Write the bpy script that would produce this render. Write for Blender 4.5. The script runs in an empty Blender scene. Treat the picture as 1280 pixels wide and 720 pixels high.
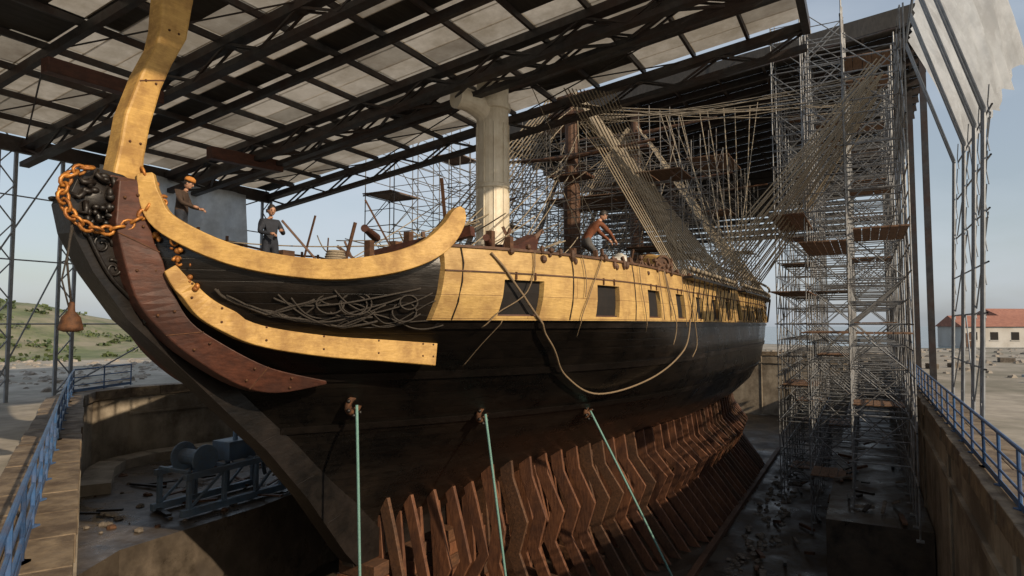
import bpy, bmesh, math, random
from mathutils import Vector, Matrix, Euler
from mathutils.geometry import tessellate_polygon
random.seed(7)
R=random.random
def U(a,b): return a+(b-a)*random.random()
sc=bpy.context.scene
COL=sc.collection
# ---------------- site frame : a = metres aft of the stem, b = metres to port, z relative to eye level
EYE=3.6
FR_LOC=Vector((-8.6,14.7,EYE)); FR_ROT=math.atan2(.876,.482)
def L(a,b,z): return Vector((a,-b,z))
M=Matrix.Translation(FR_LOC)@Matrix.Rotation(FR_ROT,4,'Z')
def W(a,b,z): return M@L(a,b,z)

# ---------------- materials
def ramp(nt,fac,stops):
    n=nt.nodes.new('ShaderNodeValToRGB')
    cr=n.color_ramp
    while len(cr.elements)<len(stops): cr.elements.new(.5)
    for e,(p,c) in zip(cr.elements,stops):
        e.position=p; e.color=(c[0],c[1],c[2],1) if hasattr(c,'__len__') else (c,c,c,1)
    nt.links.new(fac,n.inputs[0]); return n.outputs[0]
def pm(name,c1,c2,scale=(1,1,1),ns=4,rough=(.5,.8),metal=0,bump=.25,dirt=None,dirtamt=.6,transl=0,uvbrick=None,dscale=.5,mort=(.12,.1,.09,1),seam=-1.8):
    m=bpy.data.materials.new(name); m.use_nodes=True
    nt=m.node_tree; N=nt.nodes; K=nt.links
    bs=N['Principled BSDF']; out=N['Material Output']
    tc=N.new('ShaderNodeTexCoord'); mp=N.new('ShaderNodeMapping'); mp.inputs['Scale'].default_value=scale
    K.new(tc.outputs['Object'],mp.inputs[0])
    n1=N.new('ShaderNodeTexNoise'); n1.inputs['Scale'].default_value=ns; n1.inputs['Detail'].default_value=6; n1.inputs['Roughness'].default_value=.65
    K.new(mp.outputs[0],n1.inputs[0])
    col=ramp(nt,n1.outputs[0],[(.32,c1),(.68,c2)])
    n2=N.new('ShaderNodeTexNoise'); n2.inputs['Scale'].default_value=dscale; n2.inputs['Detail'].default_value=7; n2.inputs['Roughness'].default_value=.7
    K.new(tc.outputs['Object'],n2.inputs[0])
    if dirt is not None:
        f=ramp(nt,n2.outputs[0],[(.42,0.),(.62,dirtamt)])
        mx=N.new('ShaderNodeMixRGB'); K.new(f,mx.inputs[0]); K.new(col,mx.inputs[1]); mx.inputs[2].default_value=(*dirt,1)
        col=mx.outputs[0]
    hsrc=n1.outputs[0]
    if uvbrick:
        uv=N.new('ShaderNodeUVMap'); bk=N.new('ShaderNodeTexBrick')
        K.new(uv.outputs[0],bk.inputs[0])
        bk.inputs['Scale'].default_value=1; bk.inputs['Brick Width'].default_value=uvbrick[0]; bk.inputs['Row Height'].default_value=uvbrick[1]
        bk.inputs['Mortar Size'].default_value=uvbrick[2]; bk.inputs['Mortar Smooth'].default_value=.3; bk.offset=.37
        bk.inputs['Color1'].default_value=(1,1,1,1); bk.inputs['Color2'].default_value=(uvbrick[3],)*3+(1,); bk.inputs['Mortar'].default_value=mort
        mu=N.new('ShaderNodeMixRGB'); mu.blend_type='MULTIPLY'; mu.inputs[0].default_value=1
        K.new(col,mu.inputs[1]); K.new(bk.outputs[0],mu.inputs[2]); col=mu.outputs[0]
        ma=N.new('ShaderNodeMath'); ma.operation='MULTIPLY_ADD'; K.new(bk.outputs['Fac'],ma.inputs[0]); ma.inputs[1].default_value=seam; K.new(n1.outputs[0],ma.inputs[2])
        hsrc=ma.outputs[0]
    K.new(col,bs.inputs['Base Color'])
    rr=ramp(nt,n2.outputs[0],[(.3,rough[0]),(.7,rough[1])]); K.new(rr,bs.inputs['Roughness'])
    bs.inputs['Metallic'].default_value=metal
    if bump:
        b=N.new('ShaderNodeBump'); b.inputs['Strength'].default_value=bump; b.inputs['Distance'].default_value=.03
        K.new(hsrc,b.inputs['Height']); K.new(b.outputs[0],bs.inputs['Normal'])
    if transl:
        t=N.new('ShaderNodeBsdfTranslucent'); K.new(col,t.inputs[0]); ms=N.new('ShaderNodeMixShader'); ms.inputs[0].default_value=transl
        K.new(bs.outputs[0],ms.inputs[1]); K.new(t.outputs[0],ms.inputs[2]); K.new(ms.outputs[0],out.inputs[0])
    return m
HULL=pm('tarred_planks',(.0025,.0024,.0023),(.0095,.008,.007),(.3,1,2.5),3,(.20,.42),bump=.4,dirt=(.022,.015,.010),dirtamt=.5,uvbrick=(5.5,.27,.011,.6),mort=(.4,.38,.36,1),seam=-1.0)
BLACK=pm('black_timber',(.003,.0027,.0025),(.010,.008,.0065),(.5,1,1),5,(.3,.55),bump=.5,dirt=(.018,.012,.009))
YEL=pm('yellow_painted_timber',(.47,.275,.07),(.62,.385,.12),(.35,2,5),4,(.45,.7),bump=.3,dirt=(.24,.12,.035),dirtamt=.7,dscale=1.5)
YBAND=pm('yellow_planking',(.46,.285,.09),(.63,.415,.15),(.35,2,6),4,(.5,.75),bump=.35,dirt=(.27,.15,.055),dirtamt=.65,dscale=1.3,uvbrick=(4.4,.62,.008,.82),mort=(.35,.28,.22,1))
RED=pm('redbrown_timber',(.045,.015,.009),(.11,.038,.021),(.6,1.5,2),4,(.45,.7),bump=.4,dirt=(.022,.010,.008))
BROWN=pm('brown_timber',(.06,.028,.014),(.15,.07,.033),(.6,2,2),5,(.55,.8),bump=.35,dirt=(.03,.016,.010))
SHORE=pm('shore_timber',(.085,.032,.015),(.21,.088,.040),(1,2,.4),6,(.55,.8),bump=.4,dirt=(.045,.018,.011),dscale=.9)
DECK=pm('deck_planks',(.10,.07,.045),(.2,.15,.10),(.3,6,1),4,(.6,.85),bump=.3,dirt=(.06,.045,.03))
DARK=pm('opening_shade_paint',(.004,.003,.003),(.012,.008,.006),rough=(.8,.9),bump=0)  # near-black colour paints in the shade inside openings that are not cut
STEEL=pm('galvanised_tube',(.14,.15,.16),(.30,.31,.32),ns=3,rough=(.4,.65),metal=.3,bump=0,dirt=(.09,.07,.055),dirtamt=.6,dscale=2)
RSTEEL=pm('weathered_tube',(.10,.095,.09),(.24,.23,.215),ns=3,rough=(.5,.7),metal=.2,bump=0,dirt=(.08,.055,.04),dirtamt=.6,dscale=1)
DSTEEL=pm('dark_steel',(.03,.03,.032),(.07,.068,.068),ns=3,rough=(.4,.65),metal=.4,bump=0,dirt=(.06,.03,.02))
ALU=pm('painted_frame',(.16,.18,.20),(.28,.30,.33),ns=2,rough=(.4,.6),metal=.3,bump=0)
PLANK=pm('scaffold_board',(.11,.06,.035),(.24,.135,.075),(.5,4,1),4,(.6,.9),bump=.3)
ROPE=pm('hemp_rope',(.19,.155,.11),(.38,.315,.225),ns=25,rough=(.8,.9),bump=.4)
CABLE=pm('manila_cable',(.13,.09,.05),(.26,.185,.11),ns=25,rough=(.8,.9),bump=.5)
DROPE=pm('tarred_rope',(.015,.012,.010),(.055,.043,.032),ns=25,rough=(.7,.9),bump=.4)
GROPE=pm('green_rope',(.10,.22,.19),(.19,.34,.30),ns=25,rough=(.7,.9),bump=.4)
ROOFP=pm('roof_sheet',(.54,.47,.37),(.68,.60,.49),(1,1,1),1.2,(.6,.8),bump=0,dirt=(.34,.28,.20),dirtamt=.75,transl=.48,dscale=.35)
ROOFD=pm('roof_sheet_weathered',(.38,.33,.26),(.50,.44,.35),(1,1,1),1.2,(.6,.8),bump=0,dirt=(.22,.17,.12),transl=.4,dscale=.35)
SHEDM=pm('shed_sheet_dark',(.02,.018,.016),(.045,.04,.035),(.3,3,1),2,(.6,.8),bump=.2)
WHITE=pm('cream_paint',(.70,.65,.53),(.84,.79,.67),(1,1,.3),3,(.35,.55),bump=.1,dirt=(.52,.43,.30),dirtamt=.6,dscale=.9)
TARP=pm('white_tarpaulin',(.50,.53,.56),(.66,.69,.72),(1,1,1),1.2,(.6,.8),bump=.6,dirt=(.36,.37,.38),dirtamt=.7,transl=.5)
CONC=pm('stained_concrete',(.22,.185,.14),(.40,.34,.26),(1,1,.35),1.2,(.7,.95),bump=.5,dirt=(.09,.065,.042),dirtamt=.85,dscale=.3)
COPE=pm('coping_stone',(.15,.11,.07),(.27,.205,.13),(1,1,1),3.5,(.6,.9),bump=.9,dirt=(.065,.042,.027),dirtamt=.85,dscale=1.3)
MUD=pm('dock_mud',(.012,.009,.006),(.05,.036,.024),(1,1,1),1.6,(.15,.85),bump=1.0,dirt=(.08,.058,.038),dirtamt=.5,dscale=.4)
WETC=pm('wet_concrete',(.035,.028,.021),(.13,.105,.08),(1,1,1),1.3,(.06,.7),bump=.5,dirt=(.05,.038,.028),dirtamt=.8,dscale=.5)
BLUE=pm('blue_paint',(.03,.09,.22),(.06,.15,.32),ns=6,rough=(.35,.6),metal=.1,bump=.1,dirt=(.12,.07,.04),dirtamt=.4,dscale=3)
GOLD=pm('gilded_carving',(.30,.10,.02),(.62,.27,.05),ns=9,rough=(.35,.6),metal=.3,bump=.3,dirt=(.10,.03,.012),dscale=4)
RUST=pm('rusty_iron',(.05,.025,.015),(.16,.07,.03),ns=8,rough=(.6,.9),metal=.4,bump=.4)
BLUEG=pm('bluegrey_paint',(.10,.16,.24),(.20,.28,.37),ns=3,rough=(.45,.7),bump=.2,dirt=(.07,.06,.05),dscale=1.5)
CANV=pm('canvas_cloth',(.38,.36,.32),(.6,.58,.52),ns=3,rough=(.8,.95),bump=.6)
STONE=pm('broken_stone',(.07,.055,.04),(.2,.17,.14),ns=3,rough=(.8,.95),bump=.6)
ROCK=pm('beach_rock',(.16,.14,.12),(.36,.32,.27),ns=2,rough=(.8,.95),bump=.6)
LEAF=pm('foliage',(.03,.05,.015),(.09,.12,.04),ns=.5,rough=(.6,.8),bump=0)

# ---------------- mesh builder
class MB:
    def __init__(s): s.v=[];s.f=[];s.m=[];s.uv={}
    def add(s,vs,fs,mi=0):
        o=len(s.v); s.v+= [tuple(x) for x in vs]
        for f in fs: s.f.append(tuple(i+o for i in f)); s.m.append(mi)
    def path(s,pts,r,n=5,mi=0,cap=True):
        pts=[Vector(p) for p in pts]; vs=[];fs=[]
        rs=r if hasattr(r,'__len__') else [r]*len(pts)
        ref=None
        for i,p in enumerate(pts):
            d=(pts[min(i+1,len(pts)-1)]-pts[max(i-1,0)])
            if d.length<1e-6: d=Vector((0,0,1))
            d.normalize()
            if ref is None:
                ref=Vector((0,0,1)) if abs(d.z)<.9 else Vector((1,0,0))
            x=ref-d*ref.dot(d)
            if x.length<1e-4: x=d.orthogonal()
            x.normalize(); ref=x; y=d.cross(x)
            for k in range(n):
                t=2*math.pi*k/n; vs.append(p+(x*math.cos(t)+y*math.sin(t))*rs[i])
        for i in range(len(pts)-1):
            for k in range(n):
                fs.append((i*n+k,i*n+(k+1)%n,(i+1)*n+(k+1)%n,(i+1)*n+k))
        if cap: fs.append(tuple(range(n))[::-1]); fs.append(tuple(range((len(pts)-1)*n,len(pts)*n)))
        s.add(vs,fs,mi)
    def tube(s,p,q,r,n=6,mi=0,r2=None,cap=False): s.path([p,q],[r,r if r2 is None else r2],n,mi,cap)
    def beam(s,p,q,w,h,mi=0,up=None):
        p=Vector(p);q=Vector(q);d=(q-p).normalized()
        up=Vector(up) if up is not None else (Vector((0,0,1)) if abs(d.z)<.95 else Vector((1,0,0)))
        x=d.cross(up).normalized()*w/2; y=x.cross(d).normalized()*h/2
        vs=[p-x-y,p+x-y,p+x+y,p-x+y,q-x-y,q+x-y,q+x+y,q-x+y]
        s.add(vs,[(3,2,1,0),(4,5,6,7),(0,1,5,4),(1,2,6,5),(2,3,7,6),(3,0,4,7)],mi)
    def box(s,c,sz,rz=0,mi=0,tilt=0):
        Rm=Matrix.Rotation(rz,3,'Z')@Matrix.Rotation(tilt,3,'Y'); c=Vector(c)
        vs=[c+Rm@Vector((x*sz[0]/2,y*sz[1]/2,z*sz[2]/2)) for x in(-1,1) for y in(-1,1) for z in(-1,1)]
        s.add(vs,[(0,1,3,2),(4,6,7,5),(0,4,5,1),(2,3,7,6),(0,2,6,4),(1,5,7,3)],mi)
    def rock(s,c,r,mi=0):
        c=Vector(c); rg=[]
        for i in range(5):
            t=math.pi*i/4; rr=max(math.sin(t),.05)*r
            rg.append([c+Vector((rr*math.cos(1.047*k+i)*U(.7,1.3),rr*math.sin(1.047*k+i)*U(.7,1.3),-math.cos(t)*r*U(.5,.7))) for k in range(6)])
        s.rings(rg,mi)
    def plate(s,poly,y0,y1,mi=0):
        n=len(poly); vs=[(x,y0,z) for x,z in poly]+[(x,y1,z) for x,z in poly]
        fs=[tuple(range(n)),tuple(range(n,2*n))[::-1]]+[(i,i+n,(i+1)%n+n,(i+1)%n) for i in range(n)]
        s.add(vs,fs,mi)
    def rings(s,rgs,mi=0,closed=True,cap=True):
        n=len(rgs[0]); vs=[p for r in rgs for p in r]; fs=[]
        for i in range(len(rgs)-1):
            for k in range(n if closed else n-1):
                fs.append((i*n+k,i*n+(k+1)%n,(i+1)*n+(k+1)%n,(i+1)*n+k))
        if cap and closed: fs.append(tuple(range(n))[::-1]); fs.append(tuple(range((len(rgs)-1)*n,len(rgs)*n)))
        s.add(vs,fs,mi)
    def lathe(s,base,prof,n=14,mi=0,axis=Vector((0,0,1))):
        axis=axis.normalized(); x=axis.orthogonal().normalized(); y=axis.cross(x); base=Vector(base)
        s.rings([[base+axis*h+(x*math.cos(2*math.pi*k/n)+y*math.sin(2*math.pi*k/n))*r for k in range(n)] for r,h in prof],mi)
    def ball(s,c,r,mi=0,sx=1,sy=1,sz=1,n=8):
        c=Vector(c); rg=[]
        for i in range(n+1):
            t=math.pi*i/n; rr=max(math.sin(t),.02)*r
            rg.append([c+Vector((rr*math.cos(2*math.pi*k/(n+2))*sx,rr*math.sin(2*math.pi*k/(n+2))*sy,-math.cos(t)*r*sz)) for k in range(n+2)])
        s.rings(rg,mi)
    def obj(s,name,mats,parent=None,smooth=False,bevel=0):
        me=bpy.data.meshes.new(name); me.from_pydata(s.v,[],s.f)
        if not isinstance(mats,(list,tuple)): mats=[mats]
        for m in mats: me.materials.append(m)
        me.polygons.foreach_set('material_index',s.m)
        if smooth:
            me.polygons.foreach_set('use_smooth',[True]*len(me.polygons))
        me.update()
        o=bpy.data.objects.new(name,me); COL.objects.link(o)
        if parent: o.parent=parent
        if bevel:
            bv=o.modifiers.new('bevel','BEVEL'); bv.width=bevel; bv.segments=2; bv.limit_method='ANGLE'
        return o
def site(name):
    e=bpy.data.objects.new(name,None); COL.objects.link(e); e.location=FR_LOC; e.rotation_euler=(0,0,FR_ROT); e.empty_display_size=.5; return e
def site_obj(mb,name,mats,**k):
    o=mb.obj(name,mats,**k); o.location=FR_LOC; o.rotation_euler=(0,0,FR_ROT); return o
def interp(tab,x):
    if x<=tab[0][0]: return tab[0][1]
    for (x0,y0),(x1,y1) in zip(tab,tab[1:]):
        if x<=x1: return y0+(y1-y0)*(x-x0)/(x1-x0)
    return tab[-1][1]
def smooth_pts(P,n=6):
    P=[Vector(p) for p in P]; out=[]
    for i in range(len(P)-1):
        p0=P[max(i-1,0)];p1=P[i];p2=P[i+1];p3=P[min(i+2,len(P)-1)]
        for k in range(n):
            t=k/n
            out.append(.5*((2*p1)+(p2-p0)*t+(2*p0-5*p1+4*p2-p3)*t*t+(3*p1-p0-3*p2+p3)*t**3))
    out.append(P[-1]); return out
def sag(p,q,s,n=10):
    p=Vector(p);q=Vector(q); return [p.lerp(q,i/n)-Vector((0,0,s*4*(i/n)*(1-i/n))) for i in range(n+1)]

# ---------------- SHIP
ship=site('sailing_ship')
FRONT=[(-7.6,7.2),(-7.1,6.66),(-5.1,5.0),(-3.45,3.5),(-1.28,1.15),(.1,-.4),(1.1,-1.15),(1.9,-1.58),(2.5,-1.72),(3.1,-1.5)]
STEM=[(-7.6,7.8),(-7.1,7.26),(-5.1,5.6),(-3.45,4.1),(-1.28,1.75),(.1,.2),(.8,-.3),(1.5,-.55),(2.2,-.42),(3.2,-.3)]
BT=2.0
BB=[(-7.6,.2),(-7.2,.35),(-6.8,1.5),(-6.4,3.0),(-5.8,4.7),(-5,6.1),(-4,7.15),(-2.5,7.9),(-1,8.08),(.5,8.0),(1.7,7.85),(4,7.5)]
def hb(a,z):
    s=interp(STEM,z)
    Ln=17+max(0,-z)*2.0; p=2.8 if z>0 else 2.8+.17*z
    t=min(max((a-s)/Ln,0),1); b=interp(BB,z)*(1-(1-t)**p)
    if a>38: 
        q=(a-38)/20; b*=1-(.3+max(0,-z)*.08)*q*q
    return max(b,.22)
ZT=[(-1,2.9),(-.2,2.7),(0,2.2),(.6,1.6),(1.1,1.35),(2.4,1.12),(3.4,1.3),(4.2,1.7),(4.6,BT-.02),(60,BT-.02)]
def hullmesh():
    bm=bmesh.new(); uvl=bm.loops.layers.uv.new('UVMap'); NR=60; NC=120
    for sgn in (1,-1):
        g=[];uvs={}
        for i in range(NR+1):
            v=i/NR; z0=-7.4+(1.68+7.4)*v; s=interp(STEM,z0)-.05; row=[]
            for j in range(NC+1):
                a=s+(58-s)*(j/NC)**1.7
                z=-7.4+(interp(ZT,a)+7.4)*v
                b=hb(a,z) if j else .2
                vt=bm.verts.new((a,-sgn*b,z)); uvs[vt]=(a,z*1.08+.002*a); row.append(vt)
            g.append(row)
        for i in range(NR):
            for j in range(NC):
                q=(g[i][j],g[i][j+1],g[i+1][j+1],g[i+1][j])
                f=bm.faces.new(q if sgn>0 else q[::-1]); f.smooth=True
                for l in f.loops: l[uvl].uv=uvs[l.vert]
    me=bpy.data.meshes.new('hull'); bm.to_mesh(me); bm.free(); me.materials.append(HULL)
    o=bpy.data.objects.new('hull',me); COL.objects.link(o); o.parent=ship
hullmesh()
mb=MB(); rg=[]
for i in range(70):
    a=-.1+58*(i/69)**1.4; z=1.05; b=hb(a,1.2)-.03
    rg.append([L(a,b,z),L(a,-b,z)])
mb.rings(rg,closed=False); 
tr=[L(58,hb(58,z),z) for z in (-7.3,-6.5,-5,-3,-1,1.6)]+[L(58,-hb(58,z),z) for z in (1.6,-1,-3,-5,-6.5,-7.3)]
mb.add(tr,[tuple(range(12))]); mb.obj('deck',DECK,ship)
mb=MB(); mb.beam(L(7,0,-7.45),L(58,0,-7.45),.45,.5)
fr=[(-7.68,7.1),(-7.1,6.55)]+FRONT[2:]
poly=[(a,z) for z,a in fr]+[(-1.15,3.35),(-.6,3.3),(.1,3.0),(.3,2.2),(.4,1.2),(1.1,.1),(2.6,-1.28),(4.8,-3.45),(6.4,-5.1),(8.5,-7.1),(9,-7.68)]
mb.plate(poly,-.3,.3)
for z in (-6,-4.6,-3.2,-1.8,-.6):
    a=interp(FRONT,z); mb.beam(L(a+.02,.302,z),L(a+.62,.306,z+.14),.012,.03)
mb.obj('cutwater',BLACK,ship,bevel=.05)
mb=MB()
for z,h in ((-.05,.16),(-1.45,.22),(-3.0,.2)):
    s=interp(STEM,z)+.3; rg=[]
    for i in range(90):
        a=s+(57.8-s)*(i/89)**1.5
        b0=hb(a,z-h/2);b1=hb(a,z+h/2)
        rg.append([L(a,b0-.02,z-h/2),L(a,b0+.07,z-h/2),L(a,b1+.07,z+h/2),L(a,b1-.02,z+h/2)])
    if z>-.2:
        rg=[r for r in rg if r[0].x>4.7]
    mb.rings(rg)
mb.obj('wales',BLACK,ship)
def surf_panel(a0,a1,z0,z1,off,th,bm,uvl,n=None):
    n=n or max(1,int((a1-a0)/.4)); m=max(1,int(round((z1-z0)/.3))); cols=[]
    zs=[z0+(z1-z0)*k/m for k in range(m+1)]
    for i in range(n+1):
        a=a0+(a1-a0)*i/n
        cols.append([bm.verts.new(L(a,hb(a,z)+off,z)) for z in zs]+[bm.verts.new(L(a,hb(a,z)+off-th,z)) for z in (zs[-1],zs[0])])
    K=m+3
    def uvset(f):
        for l in f.loops: l[uvl].uv=(l.vert.co.x,l.vert.co.z-.14)
    for i in range(n):
        for k in range(K):
            uvset(bm.faces.new((cols[i][k],cols[i+1][k],cols[i+1][(k+1)%K],cols[i][(k+1)%K])))
    uvset(bm.faces.new(cols[0][::-1])); uvset(bm.faces.new(cols[-1]))
bm=bmesh.new(); uvl=bm.loops.layers.uv.new('UVMap')
ports=[6.9+3.45*i for i in range(15)]
a0=4.75; PT=1.2; PB=.22
for p in ports:
    surf_panel(a0,p-.62,.1,BT,.16,.17,bm,uvl)
    surf_panel(p-.62,p+.62,PT,BT,.158,.17,bm,uvl,3); surf_panel(p-.62,p+.62,.1,PB,.158,.17,bm,uvl,3)
    a0=p+.62
surf_panel(a0,57.9,.1,BT,.16,.17,bm,uvl)
me=bpy.data.meshes.new('gun_band'); bm.to_mesh(me); bm.free(); me.materials.append(YBAND)
o=bpy.data.objects.new('gun_band',me); COL.objects.link(o); o.parent=ship
mb=MB()
for p in ports:
    for k in range(3):
        za=PB+(PT-PB)*k/3; zb_=PB+(PT-PB)*(k+1)/3
        for s0,s1 in ((-.61,0),(0,.61)):
            mb.add([L(p+s0,hb(p+s0,za)+.02,za),L(p+s1,hb(p+s1,za)+.02,za),L(p+s1,hb(p+s1,zb_)+.02,zb_),L(p+s0,hb(p+s0,zb_)+.02,zb_)],[(0,1,2,3)],0)  # black panel over the uncut hull, painted as the port's dark interior
    for q,r in (((p-.6,PB+.02),(p-.6,PT-.02)),((p-.6,PB+.02),(p+.6,PB+.02))):
        mb.beam(L(q[0],hb(q[0],q[1])+.07,q[1]),L(r[0],hb(r[0],r[1])+.07,r[1]),.06,.05,1)
    for s in(-.3,.3): mb.box(L(p+s,hb(p+s,1.3)+.17,PT+.12),(.06,.05,.2),mi=2)
mb.obj('gun_ports',[DARK,RED,RUST],ship)
mb=MB(); rg=[]
for i in range(110):
    a=4.6+(57.8-4.6)*i/109; b=hb(a,BT)
    rg.append([L(a,b-.16,BT),L(a,b+.22,BT),L(a,b+.22,BT+.07),L(a,b-.16,BT+.07)])
mb.rings(rg,0)
for p in ports:
    a=p-1.72
    if a>4.9:
        zz=[.12,.6,1.1,1.6,BT-.02]
        for k in range(4): mb.beam(L(a,hb(a,zz[k])+.165,zz[k]),L(a,hb(a,zz[k+1])+.165,zz[k+1]),.022,.05,1)
rg=[]
for i in range(110):
    a=4.75+(57.8-4.75)*i/109
    rg.append([L(a,hb(a,1.36)+.15,1.36),L(a,hb(a,1.36)+.19,1.36),L(a,hb(a,1.4)+.19,1.40),L(a,hb(a,1.4)+.15,1.40)])
mb.rings(rg,0)
for c0,c1 in ((18,28.5),(31.5,42.5),(44,51.5)):
    rg=[]
    for i in range(12):
        a=c0+(c1-c0)*i/11; b=hb(a,BT)
        rg.append([L(a,b+.1,BT-.12),L(a,b+.65,BT-.1),L(a,b+.65,BT),L(a,b+.1,BT-.002)])
    mb.rings(rg,1)
    a=c0+.5
    while a<c1:
        mb.tube(L(a,hb(a,BT)+.62,BT-.05),L(a+.05,hb(a,.3)+.2,.15),.025,5,1); a+=.95
mb.obj('cap_rail',[BROWN,BLACK],ship)
mb=MB()
for i in range(120):
    a=8.6+i*.42+U(-.15,.15); b=hb(a,BT)-.05; h=U(.12,.7)*(1 if a>14 else .5)
    if R()<.2: continue
    mb.beam(L(a,b,BT),L(a+U(-.12,.12),b-U(0,.15),BT+.08+h),U(.06,.12),.12,0)
for k in range(90):
    a=U(6,50); b=hb(a,BT)+.2; mb.ball(L(a,b,BT+U(-.2,.35)),U(.05,.12),0,1,1,U(.8,1.8),5)
mb.obj('bulwark_stanchions',BROWN,ship)
def sweep(mb,pts,hs,th,mi=0):
    rg=[]
    n=len(pts)
    for i,p in enumerate(pts):
        d=(pts[min(i+1,n-1)]-pts[max(i-1,0)]).normalized()
        side=Vector((d.x,d.y,0))
        if side.length<.15: side=Vector((.75,-.65,0))
        side.normalize(); outb=Vector((side.y,-side.x,0))
        up=outb.cross(d).normalized()
        if up.z<0 and abs(d.z)<.8: up=-up
        h=hs[i]/2
        rg.append([p-up*h-outb*th*.5,p-up*h*.92+outb*th*.5,p+up*h*.92+outb*th*.5,p+up*h-outb*th*.5])
    mb.rings(rg,mi)
mb=MB()
up_pts=[(-.28,.62,3.35),(-.2,.7,2.8),(.08,.98,2.2),(1.1,1.98,1.56),(2.4,3.28,1.3),(3.4,4.3,1.44),(4.2,5.0,1.8),(4.75,5.35,2.35),(5.05,5.5,3.0)]
for sg in (1,-1):
    P=smooth_pts([L(a,b*sg,z) for a,b,z in up_pts],6)
    sweep(mb,P,[interp([(0,.34),(.15,.5),(.5,.52),(.85,.6),(.95,.5),(1,.16)],i/(len(P)-1)) for i in range(len(P))],.26)
mb.obj('head_rail',YEL,ship,bevel=.025)
# thin dark scarf seams and bolts on the head rail
mb=MB()
for k in (9,20,31):
    pass
lo=[(.15,1.25),(.45,.8),(1.0,.25),(1.9,-.22),(3.2,-.5),(4.4,-.62),(5.6,-.74)]
mb=MB()
for sg in (1,-1):
    P=[L(v.x,(hb(v.x,v.z)+.14)*sg,v.z) for v in smooth_pts([Vector((a,0,z)) for a,z in lo],6)]
    sweep(mb,P,[interp([(0,.3),(.3,.55),(.8,.74),(1,.84)],i/(len(P)-1)) for i in range(len(P))],.24)
mb.obj('cheek_rail',YEL,ship,bevel=.025)
mb=MB()
for a in (.5,1.1,2.0,3.1,4.2,5.2,5.45):
    z=interp(lo,a)
    for dz in (-.15,.17): mb.ball(L(a,hb(a,z)+.27,z+dz),.03)
mb.obj('rail_bolts',RUST,ship)
kn=[((-.85,.5,3.1),(-.43,.5,3.2)),((-.88,.5,2.4),(-.25,.55,2.6)),((-.85,.5,1.97),(-.08,.6,1.8)),((-.43,.5,.62),(.24,.75,.82)),((.12,.55,-.12),(.62,.95,.05)),((.81,.8,-.8),(1.3,1.2,-.48)),((1.9,1.1,-1.52),(2.1,1.45,-.95)),((2.82,1.35,-1.76),(2.75,1.6,-1.2)),((3.9,1.95,-1.6),(3.85,1.98,-1.5))]
F=smooth_pts([Vector(k[0]) for k in kn],5); I=smooth_pts([Vector(k[1]) for k in kn],5)
for sg in (1,-1):
    mb=MB(); rg=[]
    for f,i in zip(F,I):
        fb=max(f.y,hb(f.x,f.z)+.02); ib=max(i.y,hb(i.x,i.z)+.05)
        rg.append([L(f.x,(fb-.35)*sg,f.z),L(f.x,(fb+.12)*sg,f.z),L(i.x,(ib+.12)*sg,i.z),L(i.x,(ib-.3)*sg,i.z)])
    mb.rings(rg)
    mb.obj('bow_knee',RED,ship,bevel=.03)
mb=MB()
for k in (3,8,13,18,24,30,36):
    f=F[k];i=I[k]
    for t in (.25,.75):
        p=f.lerp(i,t); mb.ball(L(p.x,max(p.y,hb(p.x,p.z)+.04)+.14,p.z),.035)
for k in (10,21,31):
    f=F[k];i=I[k+1]; fb=max(f.y,hb(f.x,f.z)+.02)+.125; ib=max(i.y,hb(i.x,i.z)+.05)+.125
    mb.beam(L(f.x,fb,f.z),L(i.x,ib,i.z),.02,.02)
mb.obj('knee_bolts',RUST,ship)
post=[(-.82,3.05),(-.66,4.0),(-.57,4.7),(-.24,5.75),(.08,6.5),(.17,7.0),(.19,7.55),(.25,8.6),(1.1,8.6),(.97,7.8),(.85,6.95),(.5,6.2),(.24,5.5),(.0,4.5),(-.1,3.8),(-.12,3.15)]
mb=MB(); mb.plate(post,-.27,.27); mb.obj('stem_post',YEL,ship,bevel=.06)
mb=MB(); mb.box(L(-.48,0,3.12),(.85,.72,.26),mi=0); 
mb.obj('post_collar',RED,ship,bevel=.04)
mb=MB()
for z in (4.1,5.6,7.0):
    a=interp([(3,-.45),(4.7,-.28),(5.75,.02),(7,.5)],z)
    for s in(-.12,.12): mb.ball(L(a+s,.28,z),.03)
mb.beam(L(-.28,.275,5.55),L(.3,.275,5.75),.012,.03)
mb.obj('post_bolts',RUST,ship)
mb=MB()
mb.ball(L(-1.05,0,2.7),.56,0,.95,.72,.95,12)
mb.ball(L(-1.38,0,2.35),.3,0,1,.8,.8,10); mb.ball(L(-.75,0,3.1),.36,0,1,.9,.8,10)
for i in range(70):
    t=U(0,6.28); rr=U(.15,.6); mb.ball(L(-1.05+rr*math.cos(t),U(.3,.42)*(1 if R()>.4 else -1)*(1.2-rr*.5),2.62+rr*math.sin(t)),U(.04,.1),0,U(.6,1.5),1,U(.6,1.5),6)
for k in range(9):
    t=k/9*6.28; mb.path([L(-1.05+.35*math.cos(t),.36,2.7+.35*math.sin(t)),L(-1.05+.5*math.cos(t+.5),.4,2.7+.5*math.sin(t+.5)),L(-1.05+.62*math.cos(t+.3),.3,2.7+.6*math.sin(t+.3))],[.07,.06,.03],6)
mb.obj('figurehead_bust',BLACK,ship,smooth=True)
mb=MB()
def link(mb,c,d,n,r=.12,w=.035,mi=0):
    d=Vector(d).normalized(); n=Vector(n).normalized()
    pts=[Vector(c)+d*math.cos(t)*r*1.35+n*math.sin(t)*r for t in [2*math.pi*k/10 for k in range(11)]]
    mb.path(pts,w,5,mi,False)
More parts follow.
